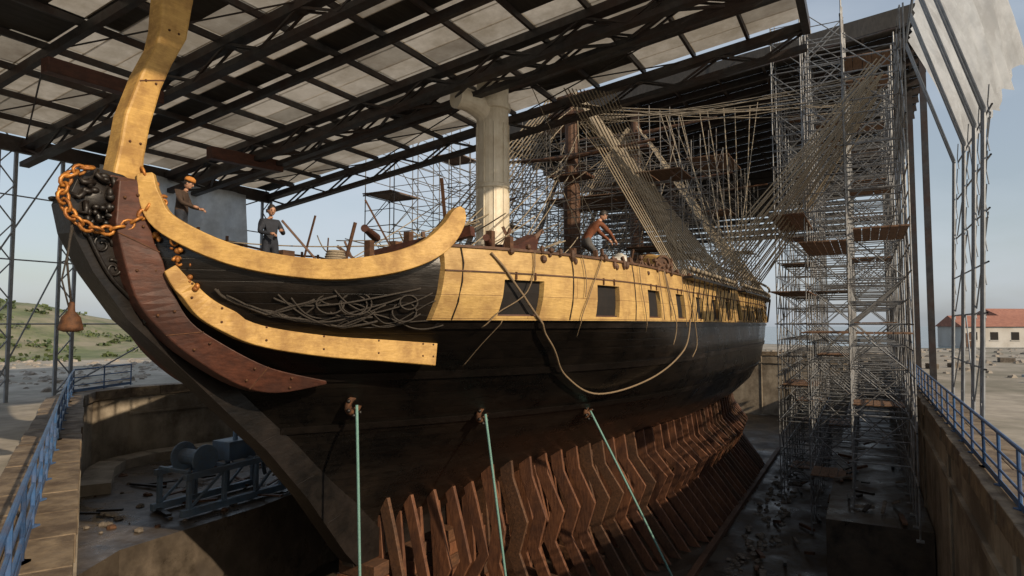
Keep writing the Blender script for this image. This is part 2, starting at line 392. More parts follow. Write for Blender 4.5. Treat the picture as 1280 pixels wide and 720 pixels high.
ch=[L(-.34,.62,3.36),L(-.22,.68,2.8),L(-.45,.66,2.3),L(-1.08,.55,1.98),L(-1.6,.5,2.12),L(-1.84,.42,2.55),L(-1.76,.4,3.02),L(-1.42,.4,3.27),L(-1.05,.4,3.35)]
cs=smooth_pts(ch,14); out=[cs[0]]; acc=0
for p,q in zip(cs,cs[1:]):
    acc+=(q-p).length
    if acc>.17: out.append(q); acc=0
for i in range(len(out)-1):
    c=out[i]; d=out[i+1]-out[i]
    nrm=d.cross(Vector((0,1,0))) if i%2 else Vector((0,1,0))+d.cross(Vector((0,1,0))).normalized()*.35
    link(mb,c,d,nrm,U(.085,.11),U(.032,.042))
def scroll(mb,c,r,turns=1.6,w=.05,ph=0,sg=1,flip=1):
    pts=[];n=26
    for i in range(n+1):
        t=i/n; rr=r*(1-.82*t); an=ph+flip*t*turns*6.283
        pts.append(L(c[0]+rr*math.cos(an),(c[1]+.03*t)*sg,c[2]+rr*math.sin(an)))
    mb.path(pts,[w*(1-.5*i/n) for i in range(n+1)],6)
for sg in (1,-1):
    for c,r,ph,fl in (((.0,.85,2.75),.14,1,1),((.08,.95,2.3),.15,2,-1),((.2,1.0,1.85),.15,0,1),((.28,1.02,1.4),.13,3,-1),((.4,1.08,1.0),.12,2,1)):
        scroll(mb,c,r,1.3,.04,ph,sg,fl)
    for k in range(34):
        z=U(.7,3.2); a=interp([(.7,.5),(1.8,.1),(3.2,-.15)],z)+U(-.1,.14); mb.ball(L(a,sg*(max(.62,hb(a,z)+.1)+U(0,.1)),z),U(.03,.075),0,U(.7,1.4),1,U(.7,1.6),5)
mb.obj('gilded_garland',GOLD,ship,smooth=True)
mb=MB()
for sg in(1,-1):
    for c,r,ph,fl in (((-1.0,.31,1.7),.22,0,1),((-.75,.31,1.2),.2,2,-1),((-1.25,.31,1.95),.16,1,1)):
        scroll(mb,c,r,1.4,.045,ph,sg,fl)
    v=smooth_pts([L(-1.35,.33*sg,2.0),L(-1.05,.34*sg,1.4),L(-.75,.33*sg,.95),L(-.2,.33*sg,.4),L(.0,.33*sg,.0)],6)
    mb.path(v,.05,6)
mb.obj('dark_scrollwork',BLACK,ship,smooth=True)
mb=MB()
for k in range(17):
    a0=U(.7,3.2); a1=a0+U(1.0,2.6); a1=min(a1,5.3); z0=U(0,1.0); z1=U(0,.9); ph=U(0,6); am=U(.05,.22); fr_=U(.6,1.6); pts=[]
    for i in range(31):
        t=i/30; a=a0+(a1-a0)*t; z=z0+(z1-z0)*t+am*math.sin(ph+t*fr_*6.28)-.4*4*t*(1-t)
        z=max(min(z,interp(ZT,a)-.25),interp(lo,a)+.42+.03*math.sin(k*5+a*3)); pts.append(L(a,hb(a,z)+.07+.04*math.sin(k+9*t),z))
    mb.path(pts,U(.015,.036),5)
for k in range(5):
    a=U(1.2,4.6); z=U(.3,.7); r=U(.12,.28)
    mb.path([L(a+r*math.cos(t),hb(a+r*math.cos(t),z)+.1,z+r*math.sin(t)) for t in [i*.35 for i in range(19)]],.022,5)
mb.obj('bow_lashings',DROPE,ship,smooth=True)
mb=MB()
def onhull(pts,n=6,off=.1): return [L(v.x,hb(v.x,v.z)+off,v.z) for v in smooth_pts([Vector((a,0,z)) for a,z in pts],n)]
mb.path(onhull([(5.9,1.9),(6.8,.8),(7.8,-.1),(8.8,-.7),(10.5,-1.7),(13,-2.5),(15.5,-2.1),(17.5,-.9),(18.4,.2)],8,.21),.035,6)
mb.path(onhull([(6.4,.1),(6.5,-.6),(6.65,-1.2)],5,.22),.014,5)
mb.path(onhull([(7.2,2),(6.9,.9),(6.2,.3),(6.0,-.1)],5,.24),.018,5)
mb.path(onhull([(15.2,2),(15.6,.9),(16,0),(15.8,-.8)],5,.24),.022,5)
mb.path(onhull([(18,2),(18.8,.6),(19.2,-.7),(18.7,-1.4)],5,.24),.022,5)
mb.path(onhull([(10,2),(9.4,1.2),(9.0,.2),(9.3,-.4)],5,.24),.016,5)
for k in range(9):
    a=U(8,30); mb.path(onhull([(a,2.05),(a+U(-.3,.3),1.2),(a+U(-.5,.5),U(-.3,.9))],4,.24),.014,4)
mb.obj('draped_rope',CABLE,ship,smooth=True)
hawse=[(5.1,-2.28),(9.1,-2.9),(13.9,-3.25)]
mb=MB()
for a,z in hawse:
    n=(L(a,hb(a,z),z)-L(a,hb(a,z)-1,z+.25)).normalized()
    c=L(a,hb(a,z)+.05,z)
    mb.lathe(c-n*.08,[(.3,0),(.33,.08),(.24,.16),(.15,.12),(.14,.0)],16,0,n)
    for t in range(7):
        an=t*.9; mb.ball(c+Vector((.3*math.cos(an),-.05,.3*math.sin(an))),.06,1)
mb.obj('hawse_plates',[RUST,BLACK],ship,smooth=True)
ends=[(hawse[0][0]-.1,hb(*hawse[0])+.6,-11.0),(hawse[1][0]+.9,hb(*hawse[1])+.8,-11.0),(hawse[2][0]+2.4,hb(*hawse[2])+3.2,-11.0)]
for (a,z),e in zip(hawse,ends):
    mb=MB(); mb.path(sag(L(a,hb(a,z)+.15,z),L(*e),-.05,12),.042,6)
    o=site_obj(mb,'mooring_rope',GROPE,smooth=True)
# ---------------- masts, spars, deck gear
mb=MB()
prof=[(.86,0),(.86,.35),(.74,.4),(.74,2.4),(.8,2.45),(.8,2.6),(.74,2.65),(.73,5.0),(.79,5.05),(.79,5.2),(.73,5.25),(.73,8.6),(.82,8.65),(.82,8.9),(.73,8.95),(.73,9.95)]
mb.lathe(L(16,0,1.05),prof,28)
mb.path(smooth_pts([L(16,0,8.7),L(15.6,-.15,9.5),L(14.9,-.5,9.9),L(14.2,-.8,9.95)],5),.5,20)
for k in range(10):
    t=k/10*6.283; mb.box(L(16+.75*math.cos(t),.75*math.sin(t),5),(.04,.04,8),t)
mb.obj('fore_mast_trunk',WHITE,ship,smooth=False)
mb=MB()
def mast(a,h,r): mb.lathe(L(a,0,1.05),[(r,0),(r,h*.5),(r*.8,h*.52),(r*.7,h)],14)
mast(25,13.5,.5); mast(37,15,.5); mast(47,15,.45)
for a,z,w in ((25,9.5,5),(25,13,4),(37,10,7),(37,14,6),(47,11,8)):
    mb.path([L(a-.4,-w,z+.3),L(a-.5,0,z),L(a-.4,w,z+.4)],[.07,.16,.07],8)
    mb.box(L(a,0,z-1),(1.6,2.2,.15))
mb.path([L(12,-3,2),L(22,-2,7)],[.1,.05],8)
mb.obj('masts_and_yards',BROWN,ship,smooth=False)
mb=MB()
mb.box(L(1.6,-.9,1.4),(1.8,1.8,.7),mi=2)
mb.lathe(L(6.6,-2.4,1.75),[(.3,0),(.3,.2),(.22,.25),(.22,1.4),(.3,1.45),(.3,4.4)],12,0,Vector((0,-1,0)))
for b in(-2.6,2.2): mb.box(L(6.6,b,1.75),(.5,.25,1.5))
mb.lathe(L(10.5,.5,1.05),[(.5,0),(.35,.25),(.3,1.0),(.55,1.1),(.55,1.35),(.2,1.4)],14)
for t in range(6):
    an=t*1.047; mb.tube(L(10.5,.5,2.28),L(10.5+1.6*math.cos(an),.5+1.6*math.sin(an),2.28),.05)
for a,b in ((5.6,3.4),(6.1,3.7),(7.6,4.9),(8.2,5.2),(11.2,6.0),(9.0,5.0)):
    mb.beam(L(a,b,1.0),L(a,b,U(2.3,2.8)),.2,.2)
mb.beam(L(5.2,2.6,1.95),L(5.5,5.6,2.45),.26,.26,1)
for a in [3+1.0*i for i in range(28)]:
    b=-hb(a,1.2)+.1
    mb.beam(L(a,b,1.1),L(a+U(-.06,.06),b,3.1+U(-.15,.2)),.08,.08)
for z in(2.0,2.6,3.1): mb.path([L(a,-hb(a,1.2)+.1,z+U(-.05,.05)) for a in [3+.9*i for i in range(32)]],.045,6)
for a in (8,10,12,14,18,21): 
    mb.box(L(a,U(-3,2),1.6),(U(.8,1.6),U(.8,1.4),U(.7,1.3)),U(-.3,.3),mi=0)
for k in range(60):
    a=U(5.5,24); b=U(-.75,.85)*hb(a,1); mb.beam(L(a,b,U(1.2,1.7)),L(a+U(-1.2,1.2),b+U(-1,1),U(1.8,3.8)),U(.04,.12),U(.04,.12),0)
mb.plate([(8.2,1.75),(10.4,1.75),(10.9,3.1),(10.3,2.9),(9.2,2.5),(8.3,2.45)],-4.9,-4.4,1)
mb.beam(L(9.4,4.0,1.7),L(10.9,5.0,3.2),.14,.14,0)
for a,b in ((4.2,3.2),(7.2,5.0)):
    mb.beam(L(a,b,1.1),L(a,b,2.2),.18,.18,0)
    mb.lathe(L(a+.5,b-.2,2.35),[(.05,-.1),(.12,0),(.11,.5),(.08,1.1),(.1,1.15),(.1,1.2)],12,1,Vector((-1,-.5,.08)))
mb.obj('deck_fittings',[BROWN,RED,DECK],ship)
mb=MB()
for a,b,r in ((7.0,4.6,.32),(4.6,1.6,.3),(11,5.6,.28)):
    for j in range(5):
        mb.path([L(a+(r-.02*j)*math.cos(t),b+(r-.02*j)*math.sin(t),1.75+.07*j-.0) for t in [i*.4 for i in range(17)]],.035,5,0,False)
for k in range(34):
    a=U(4,20); b=U(-.8,.9)*hb(a,1)
    mb.path(sag(L(a,b,U(2,3.4)),L(a+U(1,5),U(-.8,.95)*hb(a+2,1),U(1.8,4)),U(.1,.6)),.022,5)
mb.obj('rope_coils',ROPE,ship,smooth=True)
mb=MB()
def shrouds(am,zt,a_lo,a_hi,n,sg=1,r=.04,spread=.1):
    foot=[]; tops=[]
    for i in range(n):
        a=a_lo+(a_hi-a_lo)*i/(n-1); f=L(a,(hb(a,BT)+.55)*sg,BT+.05); foot.append(f); tp=L(am+(i-n/2)*spread,.35*sg,zt); tops.append(tp)
        mb.tube(f,tp,r,5); mb.ball(f+Vector((0,0,.25)),.1,0); mb.ball(f+Vector((0,0,.75)),.09,0)
    for k in range(1,24):
        t=k/26; mb.path([foot[i].lerp(tops[i],t)+Vector((0,0,U(-.04,.04))) for i in range(n)],.014,4,0,False)
for sg in(1,-1):
    shrouds(25,13.4,18.5,28,13,sg,.04,.17); shrouds(37,14.5,32,42,11,sg,.04,.15); shrouds(47,14,44,51,7,sg)
mb.obj('shrouds',ROPE,ship)
mb=MB()
for k in range(9):
    a=U(5.5,12); mb.path(sag(L(a,U(-3,5),U(1.8,2.2)),L(25+U(-.4,.4),U(-.5,.5),U(8,13)),.3),.022,5)
for k in range(30):  # taut falls from the port rail up to the head of the scaffold
    a=20+k*.62; mb.path(sag(L(a,hb(a,BT)+.1,BT+.1),L(23.0+.2*k,15.4+.3*math.sin(k*1.7),11.6+.25*math.sin(k*2.3)),.12+.01*k),U(.022,.042),5)
for k in range(14):  # falls up to the roof edge
    a=16.6+k*.32; mb.path(sag(L(a,hb(a,BT)+.1,BT+.1),L(18.6+.13*k,2.4+.15*k,11.2),.1),U(.02,.035),5)
for k in range(12):
    a=25+k*.9; mb.path(sag(L(a,hb(a,BT)+.1,BT+.1),L(36+.1*k,U(2,9),15),.2),U(.02,.035),5)
for k in range(26):
    a=U(18,46); mb.path(sag(L(a,U(-7.5,7.8),U(1.6,3)),L(a+U(-3,6),U(-3,5),U(8,14)),U(0,.3),6),U(.015,.03),4)
for k in range(10):
    z=12.5+.15*k; mb.path(sag(L(25,U(-.4,.4),z),L(37,U(-.4,.4),z-U(0,4)),U(.1,.6),8),.025,4); mb.path(sag(L(25,U(-.4,.4),z-1),L(24+k,15.5,11.5+.1*k),U(.2,.9),8),.022,4)
mb.obj('standing_rigging',ROPE,ship)

mb=MB()
mb.path([L(-1.6,.35,2.3),L(-1.72,.4,1.3),L(-1.65,.5,.35)],.025,6,0)
mb.lathe(L(-1.65,.5,.4),[(.04,.05),(.06,0),(.07,-.14),(.17,-.26),(.22,-.46),(.23,-.52),(.12,-.56)],12,1)
mb.path([L(-1.6,.35,2.0),L(-1.8,.4,.9),L(-1.7,.5,.35)],.018,5,0)
site_obj(mb,'hanging_bell_fender',[DROPE,RUST],smooth=True)
mb=MB(); ax=Vector((-.55,-.75,-.12)).normalized()
mb.lathe(L(16.6,6.7,2.5),[(.26,0),(.33,.25),(.36,.6),(.36,.7),(.33,1.2),(.30,1.35)],16,0,ax)
mb.lathe(L(16.6,6.7,2.5)+ax*1.33,[(.33,0),(.35,.02),(.35,.1),(.27,.1),(.26,.04)],16,1,ax)
mb.lathe(L(16.6,6.7,2.5)+ax*.45,[(.362,0),(.375,.01),(.375,.09),(.362,.1)],16,2,ax)
mb.box(L(16.6,6.7,2.05),(.9,.6,.4),mi=2)
site_obj(mb,'wooden_keg',[YEL,BROWN,RUST],smooth=False)
mb=MB(); rg=[]
for i in range(14):
    t=i/13; rg.append([L(13.3+2.0*t+.08*math.sin(k*3+i),6.6+.1*math.sin(7*t)+(.42+.1*math.sin(k*2.3+i*1.3))*math.sin(math.pi*(.08+.84*t))*math.cos(k/12*6.283),2.2+(.42+.1*math.sin(k*1.7+i*2.1))*math.sin(math.pi*(.08+.84*t))*math.sin(k/12*6.283)) for k in range(12)])
mb.rings(rg); site_obj(mb,'canvas_bundle',CANV,smooth=True)

# ---------------- timber cradle under hull
cr=site('timber_cradle')
mb=MB()
def hz(a,b):
    z=-7.4
    while z<1 and hb(a,z)<b: z+=.1
    return z
i=0; a=8.2
while a<53:
    bm_=hb(a,-5.3)
    for row in (0,1,2):
        if row==0 and a<12: continue
        b0=[bm_*.97,bm_*.6,bm_*.25][row]
        zt=hz(a,b0)+.05
        ja=U(-.04,.04)
        if row==0:
            k=min(1,bm_/5); j1=U(-.08,.08)
            pl=[(b0+.05,zt),(b0+.25*k,zt-1.3*k),(b0+1.15*k+.1+j1,zt-2.3+j1),(b0+.6*k+.1,zt-3.5+j1),(b0+2.2*k+.3,-11)]
        elif row==1:
            pl=[(b0,zt),(b0+.3,zt-1.0),(b0+.75,(zt-11)/2-.1),(b0+.3,(zt-11)/2-.9),(b0+.9,-11)]
        else: pl=[(b0,zt),(b0+.2,(zt-11)/2),(b0+.3,-11)]
        w=.42 if row==0 else .34; th=.15
        rg=[]
        for b,z in pl: rg.append([L(a+ja-th/2,b-w,z),L(a+ja-th/2,b+w*.3,z),L(a+ja+th/2,b+w*.3,z),L(a+ja+th/2,b-w,z)])
        mb.rings(rg,0 if R()>.2 else 1)
    if i%3==0: mb.beam(L(a+.25,.4,-9.6),L(a+.25,bm_+1.2,-9.9),.2,.25,1)
    a+=.98+U(-.03,.03); i+=1
for b in (3.2,7.8): mb.beam(L(16,b,-10.85),L(52,b,-10.85),.3,.3,1)
mb.obj('shores',[SHORE,BROWN],cr,bevel=.02)
mb=MB()
a=7.8
while a<57:
    for k in range(7):
        mb.box(L(a+U(-.04,.04),U(-.05,.05),-7.95-.46*k),(.75,1.5+.12*k,.44),U(-.03,.03),mi=k%2)
    a+=2.0
mb.obj('keel_blocks',[BROWN,SHORE],cr,bevel=.02)
mb=MB()
for k in range(240):
    a=U(15,50); mb.rock(L(a,9.3+U(-.6,1.2),-10.95),U(.05,.2))
site_obj(mb,'rubble',[STONE])

# ---------------- canopy roof
def rz(b): return 8.6+.128*(b+20)
roof=site('canopy_roof')
A0,A1,B0,B1=-22,20.5,-20,12.8
mbp=MB(); mbb=MB()
NB=14;NA=12
bs=[B0+(B1-B0)*i/NB for i in range(NB+1)]; as_=[A0+(A1-A0)*i/NA for i in range(NA+1)]
for i in range(NA):
    for j in range(NB):
        n=3
        for k in range(n):
            aa=as_[i]+(as_[i+1]-as_[i])*k/n; ab=as_[i]+(as_[i+1]-as_[i])*(k+1)/n+.06
            mi=0 if (i*7+j*3+(k//2))%4 else 1
            if (k+i*3)%7==5 or R()<.05: mi=2
            dz=.22+(.0 if k%2 else .03)+(.012 if j%2 else 0)+(.006 if i%2 else 0)
            mbp.add([L(aa,bs[j],rz(bs[j])+dz),L(ab,bs[j],rz(bs[j])+dz),L(ab,bs[j+1]+.05,rz(bs[j+1]+.05)+dz),L(aa,bs[j+1]+.05,rz(bs[j+1]+.05)+dz)],[(0,1,2,3)],mi)
mbp.obj('roof_sheets',[ROOFP,ROOFD,SHEDM],roof)
for j,b in enumerate(bs):
    mbb.beam(L(A0,b,rz(b)+.06),L(A1,b,rz(b)+.06),.12,.24)
def girder(a,w):
    mbb.beam(L(a,B0,rz(B0)-1.1),L(a,B1,rz(B1)-1.1),w*.8,.22)
    n=18
    for k in range(n):
        b=B0+(B1-B0)*k/n; b2=B0+(B1-B0)*(k+1)/n
        for da in(-w*.35,w*.35):
            mbb.beam(L(a+da,b,rz(b)-(1.1 if k%2 else .3)),L(a+da,b2,rz(b2)-(.3 if k%2 else 1.1)),.08,.08)
for i,a in enumerate(as_):
    heavy=(i in (8,10,12))
    mbb.beam(L(a,B0,rz(B0)-.2),L(a,B1,rz(B1)-.2),.22 if not heavy else .5,.34)
    if heavy: girder(a,.5)
a=as_[10]+1.3; mbb.beam(L(a,B0,rz(B0)-.2),L(a,B1,rz(B1)-.2),.5,.34); girder(a,.5)
for k in range(16):
    b=B0+(B1-B0)*k/16; b2=B0+(B1-B0)*(k+1)/16; mbb.beam(L(as_[10]+(1.3 if k%2 else 0),b,rz(b)-1.1),L(as_[10]+(0 if k%2 else 1.3),b2,rz(b2)-1.1),.1,.1)
for a_,a2 in ((as_[7],as_[8]),(as_[11],as_[12])):
    for k in range(0,12,4):
        mbb.tube(L(a_,bs[k],rz(bs[k])-.1),L(a2,bs[k+4],rz(bs[k+4])-.1),.035); mbb.tube(L(a2,bs[k],rz(bs[k])-.1),L(a_,bs[k+4],rz(bs[k+4])-.1),.035)
mbb.beam(L(A0,B0,rz(B0)-.3),L(A1,B0,rz(B0)-.3),.3,.5); mbb.beam(L(A0,B1,rz(B1)-.3),L(A1,B1,rz(B1)-.3),.3,.5)
mbb.obj('roof_steelwork',DSTEEL,roof)
mb=MB()
for a in (-8,-1,5.3,8.0,20):
    for da,db in ((0,0),(.7,0)):
        mb.beam(L(a+da,B0,-3.6),L(a+da,B0,rz(B0)-.3),.14,.14)
    z=-3.4
    while z<8:
        mb.beam(L(a,B0,z),L(a+.7,B0,z+.9),.05,.05); mb.beam(L(a+.7,B0,z+.9),L(a,B0,z+1.8),.05,.05); z+=1.8
for a,a2 in ((5.3,8),(8,20),(-1,5.3)): 
    mb.tube(L(a,B0,-3.4),L(a2,B0,3),.04);mb.tube(L(a,B0,3),L(a2,B0,8.2),.04)
    for z in (0,3,6): mb.tube(L(a,B0,z),L(a2,B0,z),.035)
for a in (-18,-10):
    mb.beam(L(a,18.6,-3.6),L(a,18.6,13.4),.2,.2); mb.beam(L(a,18.6,13.3),L(a,12.5,12.6),.2,.3)
mb.obj('roof_columns',ALU,roof)
mb=MB()
mb.beam(L(2,-9,8.6),L(6,-9,8.7),.5,.5); mb.beam(L(11,-13,8.3),L(15,-12.6,8.4),.5,.6)
mb.obj('slung_timber',RED,roof,bevel=.03)
shed=site('stern_shed_roof')
mb=MB()
def sz(b): return 15.4+.11*(b+12)
for k in range(24):
    a=36+k*2.4
    mb.add([L(a,-13,sz(-13)),L(a+2.42,-13,sz(-13)+.01),L(a+2.42,19,sz(19)+.01),L(a,19,sz(19))],[(0,1,2,3)],0)
    mb.beam(L(a,-13,sz(-13)-.3),L(a,19,sz(19)-.3),.2,.5,1)
mb.beam(L(36,-13,sz(-13)+.1),L(36,19,sz(19)+.1),.25,1.1,0)
for b in range(-12,20,3): mb.beam(L(36,b,sz(b)-.12),L(93,b,sz(b)-.12),.15,.25,1)
mb.obj('sheets',[SHEDM,DSTEEL],shed)
mb=MB()
for a in (38,50,62,74,86):
    for b in (-19.5,18.2): mb.beam(L(a,b,-3.6),L(a,min(max(b,-12.5),18.2),sz(b)),.35,.35)
mb.obj('columns',DSTEEL,shed)
mb=MB()
for k in range(12):
    z=9+k*.62; mb.add([L(64,-13,z),L(64,14,z),L(64.2,14,z+.5),L(64.2,-13,z+.5)],[(0,1,2,3)])
mb.obj('back_boards',SHEDM,shed)

# ---------------- scaffolding
def scaf(name,AL,BL,zb,zt,exist,lift=2.0,boards=.12,brace=.5,jit=.04,r=.032,fine=True,mat=None):
    e=site(name); mb=MB(); pb=MB()
    pts=[(i,j) for i in range(len(AL)) for j in range(len(BL)) if exist(AL[i],BL[j])]
    S=set(pts)
    for (i,j) in pts:
        a,b=AL[i],BL[j]; z0=zb(a,b); z1=zt(a,b)
        ja,jb=U(-jit,jit),U(-jit,jit)
        mb.tube(L(a,b,z0),L(a+ja,b+jb,z1+U(.2,1.4)),r,6)
        mb.box(L(a,b,z0+.03),(.25,.25,.05))
        base=-12
        zz=base+math.ceil((z0+.3-base)/lift)*lift
        while zz<z1:
            for (di,dj) in((1,0),(0,1)):
                if (i+di,j+dj) in S:
                    a2,b2=AL[i+di],BL[j+dj]
                    if zb(a2,b2)>zz or zt(a2,b2)<zz: continue
                    d=(L(a2,b2,0)-L(a,b,0)).normalized()*.15
                    o=Vector((0,0,U(-.03,.03)))
                    mb.tube(L(a,b,zz)-d+o,L(a2,b2,zz)+d+o,r*.95,5)
                    if fine and R()<.75: mb.tube(L(a,b,zz+1.0)+o,L(a2,b2,zz+1.0)+o,r*.8,5)
                    if R()<brace and zz+lift<=z1+.5:
                        if R()<.5: mb.tube(L(a,b,zz),L(a2,b2,zz+lift),r*.8,5)
                        else: mb.tube(L(a2,b2,zz),L(a,b,zz+lift),r*.8,5)
            if (i+1,j) in S and (i,j+1) in S and (i+1,j+1) in S and R()<boards:
                a2=AL[i+1];b2=BL[j+1]
                nb=5
                for k in range(nb):
                    bb=b+(b2-b)*(k+.5)/nb
                    pb.beam(L(a-.25,bb,zz+.07+U(0,.02)),L(a2+.25+U(-.1,.1),bb+U(-.03,.03),zz+.07),abs(b2-b)/nb-.03,.05)
            zz+=lift
    mb.obj('tubes',mat or STEEL,e)
    if pb.v: pb.obj('boards',PLANK,e)
AL=[19.5+1.9*i for i in range(18)]
BLs=[9.8,11.9,14.0,16.2]
st={9.8:33,11.9:28.5,14.0:23,16.2:19}
scaf('scaffolding',AL,BLs,lambda a,b:(-8 if b>13 else -11),lambda a,b:{9.8:16.5,11.9:16.5,14.0:14.5,16.2:11.8}[b]+min(3.5,(a-20)*.16),lambda a,b:a>=st[b],boards=.07,brace=.8,r=.036)
mb=MB()
for a0,a1,b0,b1,z in ((19.5,21.4,14.3,16.2,-.35),(19.5,23.3,14.3,16.2,3.7),(24,30,12,14,-.4),(28,34,10.2,12,5.8),(24,30,12,14,3.8),(30,36,10,12,1.8)):
    for k in range(6):
        b=b0+(b1-b0)*(k+.5)/6; mb.beam(L(a0-.3+U(-.1,.1),b,z),L(a1+.3,b,z),(b1-b0)/6-.03,.06)
site_obj(mb,'scaffold_platform',PLANK)
scaf('scaffolding',[21.5+2.4*i for i in range(16)],[-12.5,-10.2],lambda a,b:-7.2,lambda a,b:11 if a<24 else 14,lambda a,b:True,boards=.06,brace=.5,mat=RSTEEL)
scaf('scaffolding',[22+2.3*i for i in range(14)],[-6.5,-3.5,3.5,6.5],lambda a,b:1.1,lambda a,b:8.5+min(6,(a-20)*.5)-(3 if b>5 else 1.0 if b>3 else 0),lambda a,b:True,boards=.06,brace=.35,r=.028,mat=RSTEEL)
tf=site('tent_frame'); mb=MB()
def tb(z): return interp([(-3.6,18.2),(8,18.8),(14,16.9)],z)
for a in (19.3,21.5,24.5,28):
    for o_ in (0,.45):
        mb.path([L(a+o_,18.2,-3.6),L(a+o_,18.6,7.8)],.055,6); mb.path([L(a+o_,18.6,7.8),L(a+o_,16.8,14)],.05,6)
    z=-3.4
    while z<7.6: mb.tube(L(a,tb(z),z),L(a+.45,tb(z),z+.6),.022,5); mb.tube(L(a+.45,tb(z),z+.6),L(a,tb(z),z+1.2),.022,5); z+=1.2
for z in (-1.6,0.4,2.2,4.1,6,7.8):
    mb.tube(L(19,tb(z),z),L(28.4,tb(z),z),.035,6)
mb.tube(L(15,16.8,14),L(28.4,16.8,14),.06,6)
for k,(a,a2) in enumerate(((19.3,21.5),(21.5,24.5),(24.5,28))):
    for z in (-3,.6,4.2): mb.tube(L(a if k%2 else a2,tb(z),z),L(a2 if k%2 else a,tb(z+3.4),z+3.4),.028,5)
mb.obj('lattice_posts',ALU,tf)
mb=MB(); rg=[]
nA=50
for i in range(nA+1):
    a=15+13.5*i/nA; row=[]
    sc_=.45*abs(math.sin(i/nA*math.pi*6))
    for k in range(13):
        u=k/12; z=(7.6+sc_)+(14.1-7.6-sc_)*u
        row.append(L(a,19.0-2.05*u+.35*math.sin(u*3.1)+.10*math.sin(i*.9+k*.5)*(1-u*.6)+.07*math.sin(i*2.3),z))
    rg.append(row)
mb.rings(rg,closed=False,cap=False); mb.obj('tarpaulin',TARP,tf,smooth=True)
mb=MB(); rg=[]
for i in range(31):
    a=9.5+9*i/30
    rg.append([L(a,-19.6+.15*math.sin(i*.8+k*.4),8.2-4.6*k/8-(1.3*(i/30) if k==8 else 0)) for k in range(9)])
mb.rings(rg,closed=False,cap=False); site_obj(mb,'tarpaulin',TARP,smooth=True)

# ---------------- dock, ground
def w2(a,b): v=W(a,b,0); return (v.x,v.y)
outline=[(-1.2,1.6),(-6.2,9.1),(-12.5,18.6),(-18.3,27.4),(-20.2,30.3),(-20.9,32.2),(-20.3,34.2)]
outline+= [w2(a,-18.9) for a in (16,30,50,75)]+[w2(a,16.8) for a in (75,50,30,20,10,0,-5)]+[(2.4,.9),(.4,.9)]
ow=[Vector((x,y,0)) for x,y in outline]
S_=900
outer=[Vector((-S_,-S_,0)),Vector((S_,-S_,0)),Vector((S_,S_,0)),Vector((-S_,S_,0))]
tris=tessellate_polygon([outer,ow]); allv=outer+ow
SAND=pm('sandy_ground',(.24,.215,.18),(.42,.375,.31),(1,1,1),.9,(.7,.95),bump=.6,dirt=(.15,.14,.105),dirtamt=.9,dscale=.12)
me=bpy.data.meshes.new('ground'); me.from_pydata([tuple(v) for v in allv],[],[tuple(t) for t in tris]); me.materials.append(SAND)
o=bpy.data.objects.new('ground',me); COL.objects.link(o)
dock=bpy.data.objects.new('dry_dock',None); COL.objects.link(dock)
FZ=-11+EYE
mb=MB(); n=len(ow)
for i in range(n):
    p=ow[i];q=ow[(i+1)%n]
    mb.add([p,q,(q.x,q.y,FZ),(p.x,p.y,FZ)],[(0,1,2,3)])
mb.obj('dock_wall',CONC,dock)
mb=MB()
for i in range(n):
    p=ow[i];q=ow[(i+1)%n]; d=(q-p)
    if d.length<3: continue
    c=Vector((5,35,0)); d_=d.normalized(); nr=Vector((-d_.y,d_.x,0)); 
    if (c-p).dot(nr)<0: nr=-nr
    mb.beam(p+nr*.06+Vector((0,0,-1.1)),q+nr*.06+Vector((0,0,-1.1)),.12,.14)
    k=int(d.length/4)
    for s in range(1,k):
        u=p+d*(s/k)+nr*.03; mb.beam(u+Vector((0,0,-.3)),u+Vector((0,0,FZ)),.08,.12)
mb.obj('wall_ribs',CONC,dock)
mb=MB(); nx,ny=110,150; bmn=[]
for j in range(ny+1):
    for i in range(nx+1):
        x=-26+72*i/nx; y=0+90*j/ny
        bmn.append((x,y,FZ+.06*math.sin(x*1.7+y*.6)+.05*math.sin(y*2.1-x)+U(-.05,.05)))
mb.add(bmn,[(j*(nx+1)+i,j*(nx+1)+i+1,(j+1)*(nx+1)+i+1,(j+1)*(nx+1)+i) for j in range(ny) for i in range(nx)])
mb.obj('dock_floor',MUD,dock,smooth=True)
mb=MB()
for i in range(n):
    p=ow[i];q=ow[(i+1)%n]; d=(q-p); ln=d.length
    if ln<.3: continue
    d.normalize(); nrm=Vector((-d.y,d.x,0))
    c=Vector((5,35,0))
    if (c-p).dot(nrm)>0: nrm=-nrm
    k=max(1,int(ln/1.5))
    for s in range(k):
        u=p+d*(ln*s/k+.008); v=p+d*(ln*(s+1)/k-.008); jj=U(-.03,.03)
        mb.beam(u+nrm*(.33+jj),v+nrm*(.33+jj),.86,.46+U(0,.04)); mb.beam(u+nrm*(1.08+jj)+d*.3,v+nrm*(1.08+jj)+d*.3,.6,.40+U(0,.05))
mb.obj('coping',COPE,dock,bevel=.02)
def prism(mb,pts,z0,z1):
    n=len(pts); tr=tessellate_polygon([[Vector((x,y,0)) for x,y in pts]])
    mb.add([(x,y,z1) for x,y in pts],[tuple(t) for t in tr])
    mb.add([(x,y,z1) for x,y in pts]+[(x,y,z0) for x,y in pts],[(i,(i+1)%n,(i+1)%n+n,i+n) for i in range(n)])
mb=MB()
prism(mb,[(-12.45,18.7),(-18.2,27.4),(-20.1,30.3),(-20.8,32.2),(-20.2,34.2)]+[w2(16,-18.85),w2(74,-18.85),w2(74,-10.5),w2(20,-8.5),w2(9,-6.5),w2(3.5,-6.4)],FZ-.2,-7.2+EYE)
mb.obj('dock_altar',WETC,dock)
mb=MB()
prism(mb,[w2(21,13),w2(74,13),w2(74,16.75),w2(21,16.75)],FZ-.2,-8+EYE)
